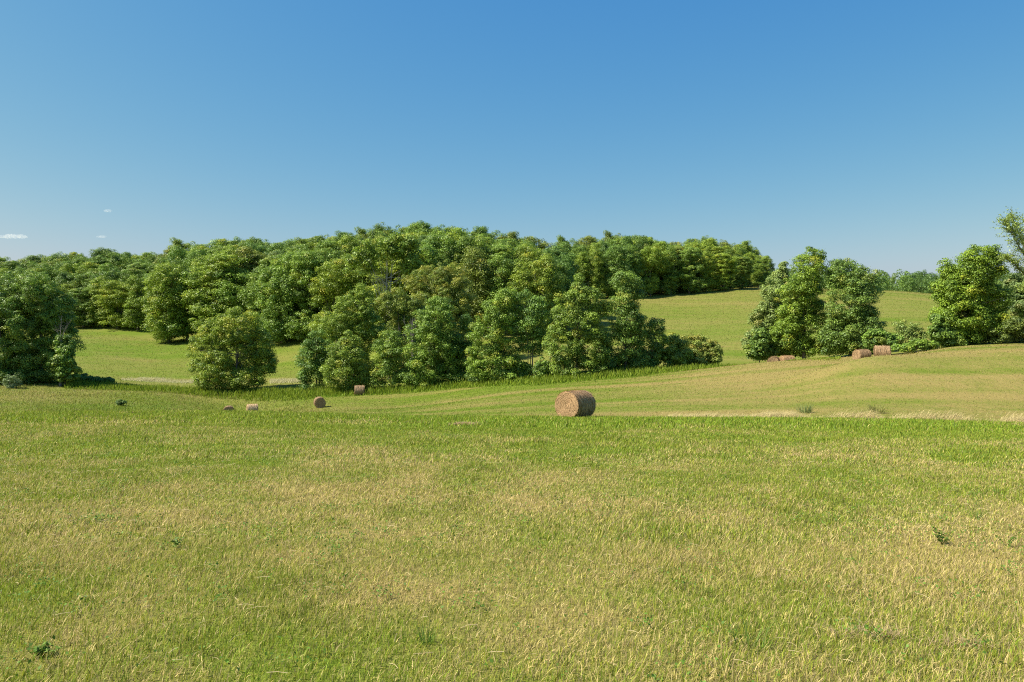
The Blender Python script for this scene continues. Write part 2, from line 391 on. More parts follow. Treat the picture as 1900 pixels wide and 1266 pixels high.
def fore_grass():
    P, H, W, LN, AZ, C = [], [], [], [], [], []
    for n, y0, y1, hm, wm in ((230000, 2.3, 7.5, 0.055, 0.0044), (270000, 7.5, 15, 0.058, 0.0075), (260000, 15, 28, 0.075, 0.013), (190000, 28, 47, 0.125, 0.023),
                              (-130000, 0.8, 7.5, 0.055, 0.0056), (-140000, 7.5, 15, 0.058, 0.009), (-110000, 15, 28, 0.075, 0.015), (-60000, 28, 47, 0.125, 0.026)):
        if n > 0: x, y = scatter(n, y0, y1)
        else:                                             # the same sward, thinner, a few metres out to either side
            n = -n; y = rng.uniform(y0, y1, n); x = np.where(rng.random(n) < .5, -1, 1) * (0.89 * y + 7.0 * rng.random(n))
        c, dry = blade_colours(x, y)
        patch = fbm(x * 0.5, y * 0.5, 91, 3); tuft = ss(0.62, 0.75, fbm(x * 2.6, y * 2.6, 93, 3)); c = np.where((~dry)[:, None], c * (1 - 0.22 * tuft[:, None]), c)
        h = hm * rng.uniform(0.45, 1.35, n) * (0.6 + 0.9 * patch) * (1 + 0.35 * tuft * (~dry)); h = np.where(rng.random(n) < 0.05, h * 1.6, h)
        P.append(np.column_stack([x, y, ground_z(x, y)])); H.append(h); W.append(wm * rng.uniform(0.6, 1.4, n))
        LN.append(np.where(dry, rng.uniform(0.1, 1.25, n), rng.uniform(0.05, 0.8, n)))
        AZ.append(rng.normal(0.2, 1.3, n)); C.append(c)
    o = blades("field_grass", np.vstack(P), np.concatenate(H), np.concatenate(W), np.concatenate(LN), np.concatenate(AZ), np.vstack(C))
    tag(o, "mown field grass of mixed green and straw blades from the near edge to the bale", "grass", kind="stuff")
fore_grass()

def far_grass():
    n = 260000
    x, y = scatter(n, 46, 112, -200, 2100); px = CX + F * x / y
    keep = (y < belt_y(px) + 2); x, y, px = x[keep], y[keep], px[keep]; n = len(x)
    c, dry = blade_colours(x, y, 0.30)
    mead = ss(640, 520, px)
    h = (0.11 + 0.22 * mead * fbm(x * .2, y * .2, 95, 3)) * rng.uniform(0.5, 1.4, n)
    w = 0.032 * rng.uniform(0.6, 1.4, n) * (y / 70)
    o = blades("hay_stubble", np.column_stack([x, y, ground_z(x, y)]), h, w, rng.uniform(0.2, 1.1, n), rng.normal(0.2, 1.4, n), c)
    tag(o, "cut hay stubble and meadow grass between the bales and the trees", "grass", kind="stuff")
    n = 200000
    x, y = scatter(n, 106, 245, -200, 2050); px = CX + F * x / y
    b = belt_y(px); keep = (y > b) & ((px > 1120) | (y < np.interp(px, [0, 140, 300, 430, 600], [204, 203, 190, 176, 165])) ) & ((px < 620) | (px > 1120))
    x, y = x[keep], y[keep]; n = len(x); c, dry = blade_colours(x, y, 0.75)
    o = blades("meadow_grass", np.column_stack([x, y, ground_z(x, y)]), 0.20 * rng.uniform(0.5, 1.4, n), 0.06 * rng.uniform(0.6, 1.4, n) * (y / 150), rng.uniform(0.3, 1.1, n), rng.normal(0.2, 1.4, n), c)
    tag(o, "meadow grass on the slopes below the forest edge", "grass", kind="stuff")
    # rank bright grass along the foot of the tree belt
    n = 26000
    px = rng.uniform(560, 1960, n); px = np.where(rng.random(n) < 0.3, rng.uniform(120, 560, n), px)
    b = belt_y(px); y = b + rng.uniform(-6.0, 1.0, n); x = (px - CX) * y / F
    lu = lushness(x, y); k = 0.6 + 0.8 * fbm(x * 0.35, y * 0.35, 97, 3)
    h = np.where(px < 1420, 0.65, 0.22) * k * rng.uniform(0.5, 1.25, n) * ss(-7.0, -3.5, y - b)
    c = np.array([0.165, 0.250, 0.018]) * rng.uniform(0.7, 1.3, (n, 1)) + rng.uniform(0, 0.06, (n, 1)) * np.array([1, .5, .1])
    keep = (h > 0.06) & (px < 1560)
    o = blades("tall_grass", np.column_stack([x, y, ground_z(x, y)])[keep], h[keep], (0.09 * rng.uniform(0.6, 1.4, n))[keep], rng.uniform(0.05, 0.5, n)[keep], rng.normal(0, 1.5, n)[keep], c[keep], bend=0.6)
    tag(o, "tall bright green uncut grass along the foot of the trees", "grass", kind="stuff")
    # pale laid-over dry grass along the field's lower edge
    n = 70000
    px = rng.uniform(1180, 2150, n); y = 46.0 + rng.normal(0, 1.2, n) + 1.6 * (fbm(px * 0.012, px * 0.0, 33, 3) - 0.5); x = (px - CX) * y / F
    dens = fbm(x * 0.45, y * 0.3, 99, 3); keep = rng.random(n) < ss(0.30, 0.56, dens) * (0.3 + 0.7 * ss(1300, 1500, px)) * ss(1200, 1280, px) + 0.03; dens = dens[keep]
    x, y = x[keep], y[keep]; n = len(x)
    c = np.array([0.47, 0.39, 0.175]) * rng.uniform(0.7, 1.3, (n, 1))
    o = blades("dry_grass", np.column_stack([x, y, ground_z(x, y)]), (0.40 + 0.45 * ss(0.38, 0.7, dens)) * rng.uniform(0.4, 1.2, n), 0.024 * rng.uniform(0.6, 1.4, n), rng.uniform(0.85, 1.28, n), rng.normal(0.1, 0.45, n), c, bend=0.7)
    tag(o, "pale dry grass laid over along the lower edge of the hay field", "grass", kind="stuff")
far_grass()

def pale_strips():
    n = 8000
    px = np.where(rng.random(n) < 0.7, rng.uniform(225, 358, n), rng.uniform(500, 566, n)); y = 121 - 0.012 * (px - 300) + rng.normal(0, 1.3, n)
    x = (px - CX) * y / F; k = ss(0.3, 0.6, fbm(x * 0.25, y * 0.25, 17, 3))
    c = np.array([0.52, 0.49, 0.26]) * rng.uniform(0.7, 1.25, (n, 1))
    o = blades("dry_grass", np.column_stack([x, y, ground_z(x, y)]), 0.12 + 0.45 * k * rng.uniform(.5, 1.2, n), 0.05 * rng.uniform(.6, 1.4, n), rng.uniform(0.3, 1.0, n), rng.normal(0.1, 1.0, n), c)
    tag(o, "pale seeding grass in a strip across the meadow either side of the lone tree", "grass", kind="stuff")
pale_strips()

def field_weed(px, row, label, sd, colr):
    p = at_px(px, row, 47.0, 70.0); r = np.random.default_rng(sd); root = empty("tall_weed", p); tag(root, label, "weed", "tall weeds in the hay field")
    n = 110; a = r.uniform(0, 2 * np.pi, n); rr = 0.5 * np.sqrt(r.random(n)); q = np.column_stack([np.cos(a) * rr, np.sin(a) * rr, np.zeros(n)])
    o = blades("leaves", q, 0.75 * r.uniform(.4, 1.1, n), np.full(n, 0.035), r.uniform(.1, .7, n), a, np.array(colr) * r.uniform(.6, 1.4, (n, 1)), bend=.6); o.parent = root

def straw_litter():
    n = 3400
    x, y = scatter(n, 2.4, 16); z = ground_z(x, y)
    ln = rng.uniform(0.03, 0.13, n) * np.where(rng.random(n) < 0.03, 2.4, 1); a = rng.uniform(0, 2 * np.pi, n); w = rng.uniform(0.0005, 0.0012, n) * (1 + y / 9)
    dx, dy = np.cos(a), np.sin(a); z0 = z + rng.uniform(0.02, 0.07, n); cv = rng.normal(0, 0.3, n)
    V = []
    for t in (0.0, 0.5, 1.0):
        cx_ = x + dx * ln * (t - .5) - dy * cv * ln * (t - .5) ** 2; cy_ = y + dy * ln * (t - .5) + dx * cv * ln * (t - .5) ** 2
        zz = z0 + 0.006 * math.sin(t * math.pi)
        for s in (-1, 1): V.append(np.column_stack([cx_ - s * dy * w, cy_ + s * dx * w, zz + s * w * 0.4]))
    v = np.stack(V, 1).reshape(-1, 3); b = (np.arange(n) * 6)[:, None]
    loops = np.concatenate([b + [0, 1, 3, 2], b + [2, 3, 5, 4]], 1).ravel()
    ca = np.ones((n, 6, 4), np.float32); ca[:, :, :3] = (np.array([0.56, 0.45, 0.24]) * rng.uniform(0.7, 1.25, (n, 1)))[:, None, :]
    me = mesh_from("straw", v, loops, np.full(2 * n, 4), [("tint", 'FLOAT_COLOR', ca.reshape(-1, 4))])
    tag(obj("straw", me, M_blade), "loose pale straw lying over the near stubble", "straw", kind="stuff")
straw_litter()
field_weed(1494, 766, "grey-green tall weed in the hay field above the pale laid grass, darker of two", 61, (0.20, 0.25, 0.08))
field_weed(1627, 766, "olive tall weed in the hay field above the laid grass, thinner of two", 62, (0.30, 0.30, 0.09))

def leaf_quads(c, nrm, size, aspect=0.62, r=None):
    """folded rhombic leaves at points C facing NRM"""
    r = r or rng
    n = len(c); nrm = nrm / np.linalg.norm(nrm, axis=1, keepdims=True)
    t = r.normal(size=(n, 3)); t -= nrm * np.sum(t * nrm, 1, keepdims=True); t /= np.linalg.norm(t, axis=1, keepdims=True) + 1e-9
    b = np.cross(nrm, t); s = np.asarray(size).reshape(-1, 1)
    up = nrm * s * 0.14
    return np.stack([c - t * s * .5, c + b * s * .5 * aspect - t * s * .05 + up, c + t * s * .5, c - b * s * .5 * aspect - t * s * .05 + up], 1).reshape(-1, 3)

def clover():
    C, S, T = [], [], []
    for k in range(1500):
        x, y = scatter(1, 2.6, 24); m = int(rng.integers(6, 34)); sp = rng.uniform(0.04, 0.17)
        ox, oy = rng.normal(0, sp, m), rng.normal(0, sp * 0.8, m)
        px_, py_ = x + ox, y + oy
        C.append(np.column_stack([px_, py_, ground_z(px_, py_) + rng.uniform(0.02, 0.10, m)])); S.append(rng.uniform(0.012, 0.030, m))
        T.append(np.array([0.105, 0.200, 0.024]) * rng.uniform(0.7, 1.6, (m, 1)))
    c = np.vstack(C); s = np.concatenate(S); t = np.vstack(T); n = len(c)
    v = leaf_quads(c, rng.normal(size=(n, 3)) * 0.5 + [0, -0.2, 1.0], s, 0.75)
    ca = np.ones((n, 4, 4), np.float32); ca[:, :, :3] = t[:, None, :]
    me = mesh_from("clover", v, np.arange(4 * n), np.full(n, 4), [("tint", 'FLOAT_COLOR', ca.reshape(-1, 4))])
    tag(obj("clover", me, M_blade), "scattered dark green clover leaves among the stubble", "clover", kind="stuff")
clover()

def weed(name, px, py, h, spread, nl, kind, label, colr=(0.12, 0.20, 0.025)):
    p = at_px(px, py); root = empty(name, p); tag(root, label, "weed", "single weeds standing in the field")
    if kind == 'tuft':
        n = nl; a = rng.uniform(0, 2 * np.pi, n); rr = spread * 0.35 * np.sqrt(rng.random(n))
        q = np.column_stack([np.cos(a) * rr, np.sin(a) * rr, np.zeros(n)])
        o = blades("leaves", q, h * rng.uniform(0.5, 1.1, n), np.full(n, 0.0055), rng.uniform(0.1, 1.0, n), a + rng.normal(0, 0.6, n), np.array(colr) * rng.uniform(0.7, 1.4, (n, 1)), bend=0.6)
        o.parent = root
    else:
        ns = max(4, nl // 9); V, Lp, Sz = [], [], []
        st = []
        for k in range(ns):
            a = rng.uniform(0, 2 * np.pi); e = np.array([np.cos(a) * spread * rng.uniform(.2, 1), np.sin(a) * spread * rng.uniform(.2, 1), h * rng.uniform(.5, 1)]); st.append(e)
        cc, nn = [], []
        for e in st:
            for t in np.linspace(0.3, 1, 9): cc.append(e * t + rng.normal(0, 0.012, 3)); nn.append(rng.normal(size=3) * .5 + [0, -.2, 1])
        cc = np.array(cc); n = len(cc)
        v = leaf_quads(cc, np.array(nn), rng.uniform(0.02, 0.045, n), 0.6)
        ca = np.ones((n, 4, 4), np.float32); ca[:, :, :3] = (np.array(colr) * rng.uniform(0.7, 1.5, (n, 1)))[:, None, :]
        obj("leaves", mesh_from("weed_leaves", v, np.arange(4 * n), np.full(n, 4), [("tint", 'FLOAT_COLOR', ca.reshape(-1, 4))]), M_blade, root)
        V, Lp = [], []
        for e in st:
            b = len(V); V += [np.array([-.003, 0, 0]), np.array([.003, 0, 0]), e + [.002, 0, 0], e - [.002, 0, 0]]; Lp += [b, b + 1, b + 2, b + 3]
        V = np.array(V); ca = np.ones((len(V), 4), np.float32); ca[:, :3] = (0.10, 0.15, 0.03)
        obj("stem", mesh_from("weed_stem", V, Lp, np.full(len(V) // 4, 4), [("tint", 'FLOAT_COLOR', ca)]), M_blade, root)
weed("leafy_weed", 1748, 1012, 0.20, 0.16, 90, 'leaf', "dark leafy weed clump standing alone in yellow stubble, larger of two close together")
weed("leafy_weed", 1866, 1014, 0.14, 0.13, 40, 'leaf', "small dark leafy weed in yellow stubble, smaller of two close together")
weed("clover_clump", 80, 1222, 0.08, 0.10, 80, 'leaf', "low bright clover clump in the bottom left corner of the field")
weed("clover_clump", 325, 1018, 0.12, 0.14, 60, 'leaf', "low clover clump in stubble near the left, between two straw patches")
weed("grass_tuft", 792, 1196, 0.17, 0.10, 34, 'tuft', "short broad-bladed green grass tuft at the bottom middle of the field", (0.13, 0.22, 0.03))
weed("grass_tuft", 1392, 1206, 0.22, 0.24, 34, 'tuft', "tallest dark green grass tuft, splayed wide in pale straw", (0.13, 0.22, 0.03))
weed("grass_tuft", 1812, 965, 0.2, 0.15, 30, 'tuft', "thin upright grass tuft behind the two dark leafy weeds", (0.13, 0.22, 0.03))

# ------------------------------------------------------------------ hay bales
def build_bale_mesh(R, Lg):
    nu, nv = 72, 15
    V, tint = [], []
    prof = [(0.0, 0.02), (0.45, 0.03), (0.8, 0.015), (0.93, 0.03), (0.99, 0.09)]           # (radius share, inset) of an end face
    rings = [(rf * R * 0.955, -Lg / 2 + ins) for rf, ins in prof[1:]] + [(R * (1.0 + 0.012 * math.sin(k * 2.1) - 0.055 * abs(2 * k / (nv - 1) - 1) ** 4), -Lg / 2 + 0.14 + (Lg - 0.28) * k / (nv - 1)) for k in range(nv)] \
        + [(rf * R * 0.955, Lg / 2 - ins) for rf, ins in prof[:0:-1]]
    for rr, xx in rings:
        for k in range(nu):
            a = 2 * math.pi * k / nu; n = 0.05 * (vnoise(np.array(xx * 5 + 9), np.array(a * 6), 3) - 0.5) + 0.06 * (vnoise(np.array(xx * 1.3 + 4), np.array(math.cos(a) * 1.5 + 7), 6) - 0.5)
            sag = 0.985 if math.sin(a) > -0.4 else 0.94
            V.append((xx + float(n) * 0.6, math.cos(a) * (rr + n) * (1.025 - 0.02 * math.sin(a)), math.sin(a) * (rr + n) * sag)); tint.append(0.45 * rng.random())
    nr = len(rings); q = []
    for i in range(nr - 1):
        for k in range(nu):
            k2 = (k + 1) % nu; q.append((i * nu + k, i * nu + k2, (i + 1) * nu + k2, (i + 1) * nu + k))
    loops = list(np.array(q).ravel()); sizes = [4] * len(q)
    V += [(-Lg / 2 + 0.02, 0, 0), (Lg / 2 - 0.02, 0, 0)]; tint += [0.5, 0.5]
    for k in range(nu):
        k2 = (k + 1) % nu; loops += [len(V) - 2, k2, k]; loops += [len(V) - 1, (nr - 1) * nu + k, (nr - 1) * nu + k2]; sizes += [3, 3]
    return mesh_from("bale_body", np.array(V, float), loops, sizes, [("tint", 'FLOAT', tint)], smooth=True)

def build_straw_coat(R, Lg, n_side, n_end, wd):
    """stalks wound round the roll, the spiral showing on both ends, and loose ends sticking out"""
    V, Lp, T = [], [], []
    def stalk(pts, nrm, w):
        b = len(V); pts = np.array(pts)
        for i, p in enumerate(pts):
            d = pts[min(i + 1, len(pts) - 1)] - pts[max(i - 1, 0)]; s = np.cross(d, nrm); s = s / (np.linalg.norm(s) + 1e-9) * w
            V.append(p - s); V.append(p + s)
        for i in range(len(pts) - 1): Lp.append((b + 2 * i, b + 2 * i + 1, b + 2 * i + 3, b + 2 * i + 2))
        T.extend([rng.random()] * (2 * len(pts)))
    for k in range(n_side):
        x0 = rng.uniform(-Lg / 2 + 0.05, Lg / 2 - 0.05); a0 = rng.uniform(0, 2 * math.pi); ln = rng.uniform(0.15, 0.6); sl = rng.normal(0, 0.10); lift = rng.uniform(0.004, 0.025) + (rng.random() < 0.2) * rng.uniform(0.03, 0.11)
        pts = [(x0 + sl * t * ln, math.cos(a0 + ln * t / R) * (R * (1 - 0.05 * abs(2 * x0 / Lg) ** 4) + 0.015 + lift * t), math.sin(a0 + ln * t / R) * (R * (1 - 0.05 * abs(2 * x0 / Lg) ** 4) + 0.015 + lift * t)) for t in (0, .33, .66, 1)]
        stalk(pts, np.array([0, math.cos(a0), math.sin(a0)]), wd * rng.uniform(.6, 1.3))
    for s in (-1, 1):
        for k in range(n_end):
            rr = R * math.sqrt(rng.uniform(0.004, 0.90)); a0 = rng.uniform(0, 2 * math.pi); ln = rng.uniform(0.08, 0.4); dr = rng.normal(0, 0.22); lift = rng.uniform(0, 0.035)
            xx = s * (Lg / 2 + 0.004 - 0.05 * ss(0.9, 1.0, rr / R)); c = np.array([math.cos(a0) * rr, math.sin(a0) * rr]); d = np.array([-math.sin(a0), math.cos(a0)]) + dr * c / (rr + .05); d /= np.linalg.norm(d)
            pts = []
            for t in (0, .5, 1):
                q = c + d * ln * (t - .5) * min(1, rr / (.4 * R) + .3); q -= c / (rr + 1e-6) * (ln * (t - .5)) ** 2 * 0.4
                m = np.linalg.norm(q); q = q * min(1, R * 1.01 / (m + 1e-6)); pts.append((xx + s * lift * t, q[0], q[1]))
            stalk(pts, np.array([s, 0, 0.0]), wd * rng.uniform(.6, 1.3))
    Lp = np.array(Lp)
    return mesh_from("bale_straw", np.array(V, float), Lp, np.full(len(Lp), 4), [("tint", 'FLOAT', np.array(T) * 1.05)])

BALE_R, BALE_L = 0.79, 1.9
bale_near = (build_bale_mesh(BALE_R, BALE_L), build_straw_coat(BALE_R, BALE_L, 2600, 1500, 0.006))
bale_far = (build_bale_mesh(0.76, 1.5), build_straw_coat(0.76, 1.5, 900, 450, 0.013))
def bale(px, y, ang, label, meshes, R, colr=(1, 1, 1), sink=0.06, scale=1.0, tilt=0.0):
    """ANG: bearing of the axis' -x end, degrees from the x axis"""
    p = at(px, y); root = empty("hay_bale", p, math.radians(ang)); root.scale = (scale,) * 3; root.rotation_euler[1] = tilt
    tag(root, label, "hay bale", "round hay bales left in the fields")
    for nm, me in zip(("body", "straw"), meshes):
        o = obj(nm, me, M_hay, root, (0, 0, R - sink)); o.color = (*colr, 1)
    return root
# axis runs from the visible end (-x) back
bale(1067, 40.6, 54, "large round hay bale alone mid-field with its spiral end in full sun", bale_near, BALE_R, (1.17, 1.02, 0.92), 0.05, tilt=0.06)
bale(593, 84.5, 112, "round hay bale showing its whole circular end in the green hollow below the tree belt", bale_far, 0.76, (0.90, 0.85, 0.82), scale=0.82)
bale(667, 95, 12, "hay bale lying side-on with a sunlit end, right against the tall grass under the trees", bale_far, 0.76, (0.90, 0.85, 0.82), 0.1, 0.86)
bale(424, 90, 108, "hay bale of which only a dome shows over the rise, below the lone round tree", bale_far, 0.76, (0.90, 0.85, 0.82), scale=0.86)
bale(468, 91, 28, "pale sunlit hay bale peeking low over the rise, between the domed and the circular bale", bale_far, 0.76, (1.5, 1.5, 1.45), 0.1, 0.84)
bale(1436, 92.5, 62, "lower pair of bales under the right trees: the one with a shaded right half", bale_far, 0.76, (0.88, 0.81, 0.76))
bale(1460, 92, 10, "lower pair of bales under the right trees: the square-looking evenly lit one", bale_far, 0.76, (1.02, 0.90, 0.82))
bale(1599, 77.5, 14, "reddish hay bale by the right trees, smaller of the upper pair", bale_far, 0.76, (0.90, 0.82, 0.76), 0.06, 0.9)
bale(1637, 75.5, 158, "reddish hay bale by the right trees, largest of the upper pair with a dark end", bale_far, 0.76, (0.90, 0.82, 0.76))

def hay_scrap(px, py, rx, ry, h, label, n=420, w=0.016, ln=0.22):
    p = at_px(px, py)
    a = rng.uniform(0, 2 * np.pi, n); r = np.sqrt(rng.random(n))
    q = np.column_stack([np.cos(a) * r * rx, np.sin(a) * r * ry, h * (1 - r * r) * rng.uniform(0.3, 1, n)])
    c = np.array([0.50, 0.36, 0.20]) * rng.uniform(0.7, 1.25, (n, 1))
    o = blades("hay_scrap", q, np.full(n, ln) * rng.uniform(.5, 1.2, n), np.full(n, w), rng.uniform(1.0, 1.32, n), rng.uniform(0, 6.28, n), c)
    o.location = p; tag(o, label, "hay", "scraps of loose hay on the grass")
hay_scrap(862, 790, 0.62, 0.16, 0.07, "thin scrap of pale loose hay on green grass short of the big bale")
hay_scrap(1610, 1188, 0.30, 0.05, 0.05, "matted streak of pale straw lying across the stubble beside the tall grass tuft", 130, 0.0032, 0.15)
hay_scrap(1770, 1205, 0.24, 0.06, 0.04, "thin matted streak of pale straw nearest the bottom right corner", 90, 0.0032, 0.14)

# ------------------------------------------------------------------ trees
def tube(pts, rad, sides=7):
    pts = np.array(pts, float); V, q = [], []
    for i, p in enumerate(pts):
        d = pts[min(i + 1, len(pts) - 1)] - pts[max(i - 1, 0)]; d /= np.linalg.norm(d) + 1e-9
        u = np.cross(d, [0.31, 0.95, 0.05]); u /= np.linalg.norm(u) + 1e-9; w = np.cross(d, u)
        for k in range(sides):
            a = 2 * math.pi * k / sides; V.append(p + (u * math.cos(a) + w * math.sin(a)) * rad[i])
    for i in range(len(pts) - 1):
        for k in range(sides):
            k2 = (k + 1) % sides; q.append((i * sides + k, i * sides + k2, (i + 1) * sides + k2, (i + 1) * sides + k))
    return np.array(V), np.array(q)

def wood_mesh(name, paths):
    V, Q, b = [], [], 0
    for pts, rad, sd in paths:
        v, q = tube(pts, rad, sd); V.append(v); Q.append(q + b); b += len(v)
    Q = np.vstack(Q); return mesh_from(name, np.vstack(V), Q, np.full(len(Q), 4), smooth=True)

def limb_paths(r, masses, H, base_r, n_limb, stems=1):
    paths = []
    for s in range(stems):
        bx = r.normal(0, 0.25 * (stems > 1)) ; by = r.normal(0, 0.25 * (stems > 1))
        topx = np.average([m[0] for m in masses], weights=[m[3] * m[4] for m in masses]) + bx * 2.5
        top = np.array([topx, by * 2, H * 0.82]); n = 7
        tr = [np.array([bx, by, -0.3]) + (top - [bx, by, -0.3]) * t + np.array([r.normal(0, .06 * H * .1), r.normal(0, .06 * H * .1), 0]) * (0 < t < 1) for t in np.linspace(0, 1, n)]
        br = base_r / math.sqrt(stems); rad = [br * (1.35 if i == 0 else 1 - 0.85 * t) for i, t in enumerate(np.linspace(0, 1, n))]
        paths.append((tr, rad, 8))
        for k in range(n_limb):
            m = masses[int(r.integers(len(masses)))]; t = r.uniform(0.2, 0.75); st = tr[0] + (tr[-1] - tr[0]) * t
            d = r.normal(size=3); d /= np.linalg.norm(d); e = np.array([m[0] + d[0] * m[3] * .75, m[1] + d[1] * m[4] * .75, m[2] + abs(d[2]) * m[5] * .6])
            if e[2] < st[2]: e[2] = st[2] + 0.3 * H * .2
            md = (st + e) / 2 + [0, 0, -0.06 * H * r.random()]
            paths.append(([st, (st + md) / 2, md, (md + e) / 2, e], [br * .42, br * .34, br * .26, br * .17, br * .05], 5))
    return paths

def crown_mesh(r, masses, lobe, leaves, leaf, flat=0.72, warm=0.12, density=1.0, gap=0.0, up=0.35, spiky=0.0):
    """masses: (x, y, z, rx, ry, rz) ellipsoids; leaf clusters spread over them, each clothed with leaves"""
    C, S = [], []
    for (mx, my, mz, rx, ry, rz) in masses:
        area = 4 * math.pi * ((rx * ry) ** 1.6 / 3 + (rx * rz) ** 1.6 / 3 + (ry * rz) ** 1.6 / 3) ** (1 / 1.6)
        n = max(5, int(density * area / (lobe * lobe * 2.7)))
        d = r.normal(size=(n, 3)); d /= np.linalg.norm(d, axis=1, keepdims=True)
        k = r.uniform(0.50, 1.0, (n, 1)) ** 0.6 * np.where(r.random((n, 1)) < 0.16, 1.26, 1.0)
        c = np.array([mx, my, mz]) + d * k * (np.array([rx, ry, rz]) - lobe * 0.45)
        C.append(c); S.append(lobe * r.uniform(0.5, 1.5, n))
    C = np.vstack(C); S = np.concatenate(S)
    if gap > 0:
        keep = r.random(len(C)) > gap; C, S = C[keep], S[keep]
    nl = np.maximum(12, (leaves * (S / lobe) ** 2)).astype(int); idx = np.repeat(np.arange(len(C)), nl); n = len(idx)
    d = r.normal(size=(n, 3)); d[:, 2] += 0.65; d /= np.linalg.norm(d, axis=1, keepdims=True)
    k = r.uniform(0.50, 1.08, (n, 1)); k = np.where(r.random((n, 1)) < 0.06 + spiky, k * 1.28, k)
    p = C[idx] + d * k * S[idx, None] * np.array([1.0, 1.0, flat])
    low = p[:, 2] < 0.05; p[low, 2] = 0.05 + r.random(low.sum()) * 0.4
    nm = d * 1.0 + r.normal(size=(n, 3)) * 0.42 + np.array([0, 0, up])
    lt = r.random(len(C)); tint = np.clip(0.5 * lt[idx] + 0.5 * r.random(n), 0, 1)
    wl = np.where(r.random(len(C)) < warm, r.uniform(0.3, 0.85, len(C)), 0.0); wm = np.clip(wl[idx] + r.normal(0, 0.08, n), 0, 1)
    v = leaf_quads(p, nm, leaf * r.uniform(0.6, 1.35, n), 0.68, r)
    return mesh_from("crown", v, np.arange(4 * n), np.full(n, 4), [("tint", 'FLOAT', np.repeat(tint, 4)), ("warm", 'FLOAT', np.repeat(wm, 4))])

def near_tree(name, label, cat, px, y, blobs, seed, colr=(1, 1, 1), lobe=0.60, leaves=125, leaf=0.175, mat=None, warm=0.12, trunk=0.16, limbs=7, stems=1, group=None, depth=0.85, bark=None, **kw):
    """BLOBS: crown masses as (column, row, half width, half height) at the tree's own distance; they become real-size ellipsoids"""
    r = np.random.default_rng(seed); base = at(px, y); k = y / F
    ms = []
    for i, b in enumerate(blobs):
        bx, by, rx, rz = b[:4]; gr = 1.16 if group == G_BELT else 1.06; rx *= gr; rz *= 1 + (gr - 1) * 0.5; off = b[4] if len(b) > 4 else r.uniform(-0.35, 0.55) * rx * k
        ms.append(((bx - px) * k, off, (HY - by) * k - base.z, rx * k, max(rx * k * depth, 0.5), rz * k))
    H = max(m[2] + m[5] for m in ms)
    root = empty(name, base); tag(root, label, cat, group)
    c = obj("crown", crown_mesh(r, ms, lobe, leaves, leaf, warm=warm, **kw), mat or M_leaf, root); c.color = (*colr, 1)
    obj("trunk", wood_mesh("trunk", limb_paths(r, ms, H, trunk, limbs, stems)), bark or M_bark, root)
    return root

YG_, DK, BL, OL, GY = (1.30, 1.18, 0.85), (0.92, 0.97, 1.0), (0.82, 0.95, 1.25), (1.15, 1.0, 0.85), (1.0, 1.02, 1.35)
G_BELT = "trees of the belt below the forest"; G_RIGHT = "trees beside the hay field"; G_LEFT = "trees of the dark stand at the meadow's mouth"
# --- dark stand at the left
near_tree("broadleaf_tree", "tall dark maple cut off by the left border, beside the small grey shrub", "tree", 5, 104,
          [(-15, 560, 55, 62), (15, 610, 60, 70), (0, 665, 65, 42), (-40, 640, 50, 70), (25, 698, 50, 14)], 101, DK, trunk=0.3, group=G_LEFT)
near_tree("broadleaf_tree", "tall dark tree at the right side of the left stand, above the bare grey twigs", "tree", 80, 106,
          [(75, 545, 42, 40), (88, 580, 44, 52), (75, 630, 50, 55), (60, 675, 50, 32), (45, 530, 30, 28), (80, 698, 40, 13)], 102, (0.95, 1.0, 0.95), trunk=0.26, group=G_LEFT)
near_tree("ivy_clad_stump", "narrow column of climbing leaves at the right foot of the left stand", "tree", 122, 103,
          [(123, 640, 15, 20), (118, 668, 22, 26), (124, 692, 24, 20)], 103, (1.0, 1.05, 0.9), lobe=0.45, leaf=0.22, trunk=0.2, limbs=2, group=G_LEFT)
near_tree("shrub", "small grey-green round shrub at the left border under the dark stand", "shrub", 18, 98, [(18, 710, 14, 12), (18, 722, 8, 8)], 104, (1.1, 1.1, 1.5), lobe=0.3, leaf=0.12, leaves=60, mat=M_fine, trunk=0.05, limbs=3)
near_tree("shrub", "low dark foliage put in for the shadow patch just right of the left stand", "shrub", 165, 108, [(150, 704, 18, 8), (175, 707, 16, 6), (200, 706, 14, 5)], 105, (0.75, 0.8, 0.8), lobe=0.35, leaf=0.2, trunk=0.04, limbs=3)  # dark leaves added to draw the stand's shadow patch on the meadow
near_tree("shrub", "tiny dark bush alone in the green hollow at the left", "shrub", 222, 84, [(222, 747, 8, 4.5)], 106, (0.55, 0.62, 0.7), lobe=0.22, leaf=0.12, trunk=0.03, limbs=2)
# --- lone tree
near_tree("broadleaf_tree", "lone round yellow-green tree standing apart in the meadow", "tree", 432, 106,
          [(440, 606, 44, 36, 0), (398, 622, 28, 26, -.4), (376, 655, 24, 36, -.6), (440, 655, 46, 46, 2.4), (474, 640, 32, 34, 0.6), (492, 676, 23, 26, .5), (448, 702, 44, 22, -.4), (393, 694, 34, 28, -1.2), (415, 668, 24, 22, -1.6)], 110, (1.28, 1.15, 0.80), warm=0.25, trunk=0.22, limbs=9, stems=3)
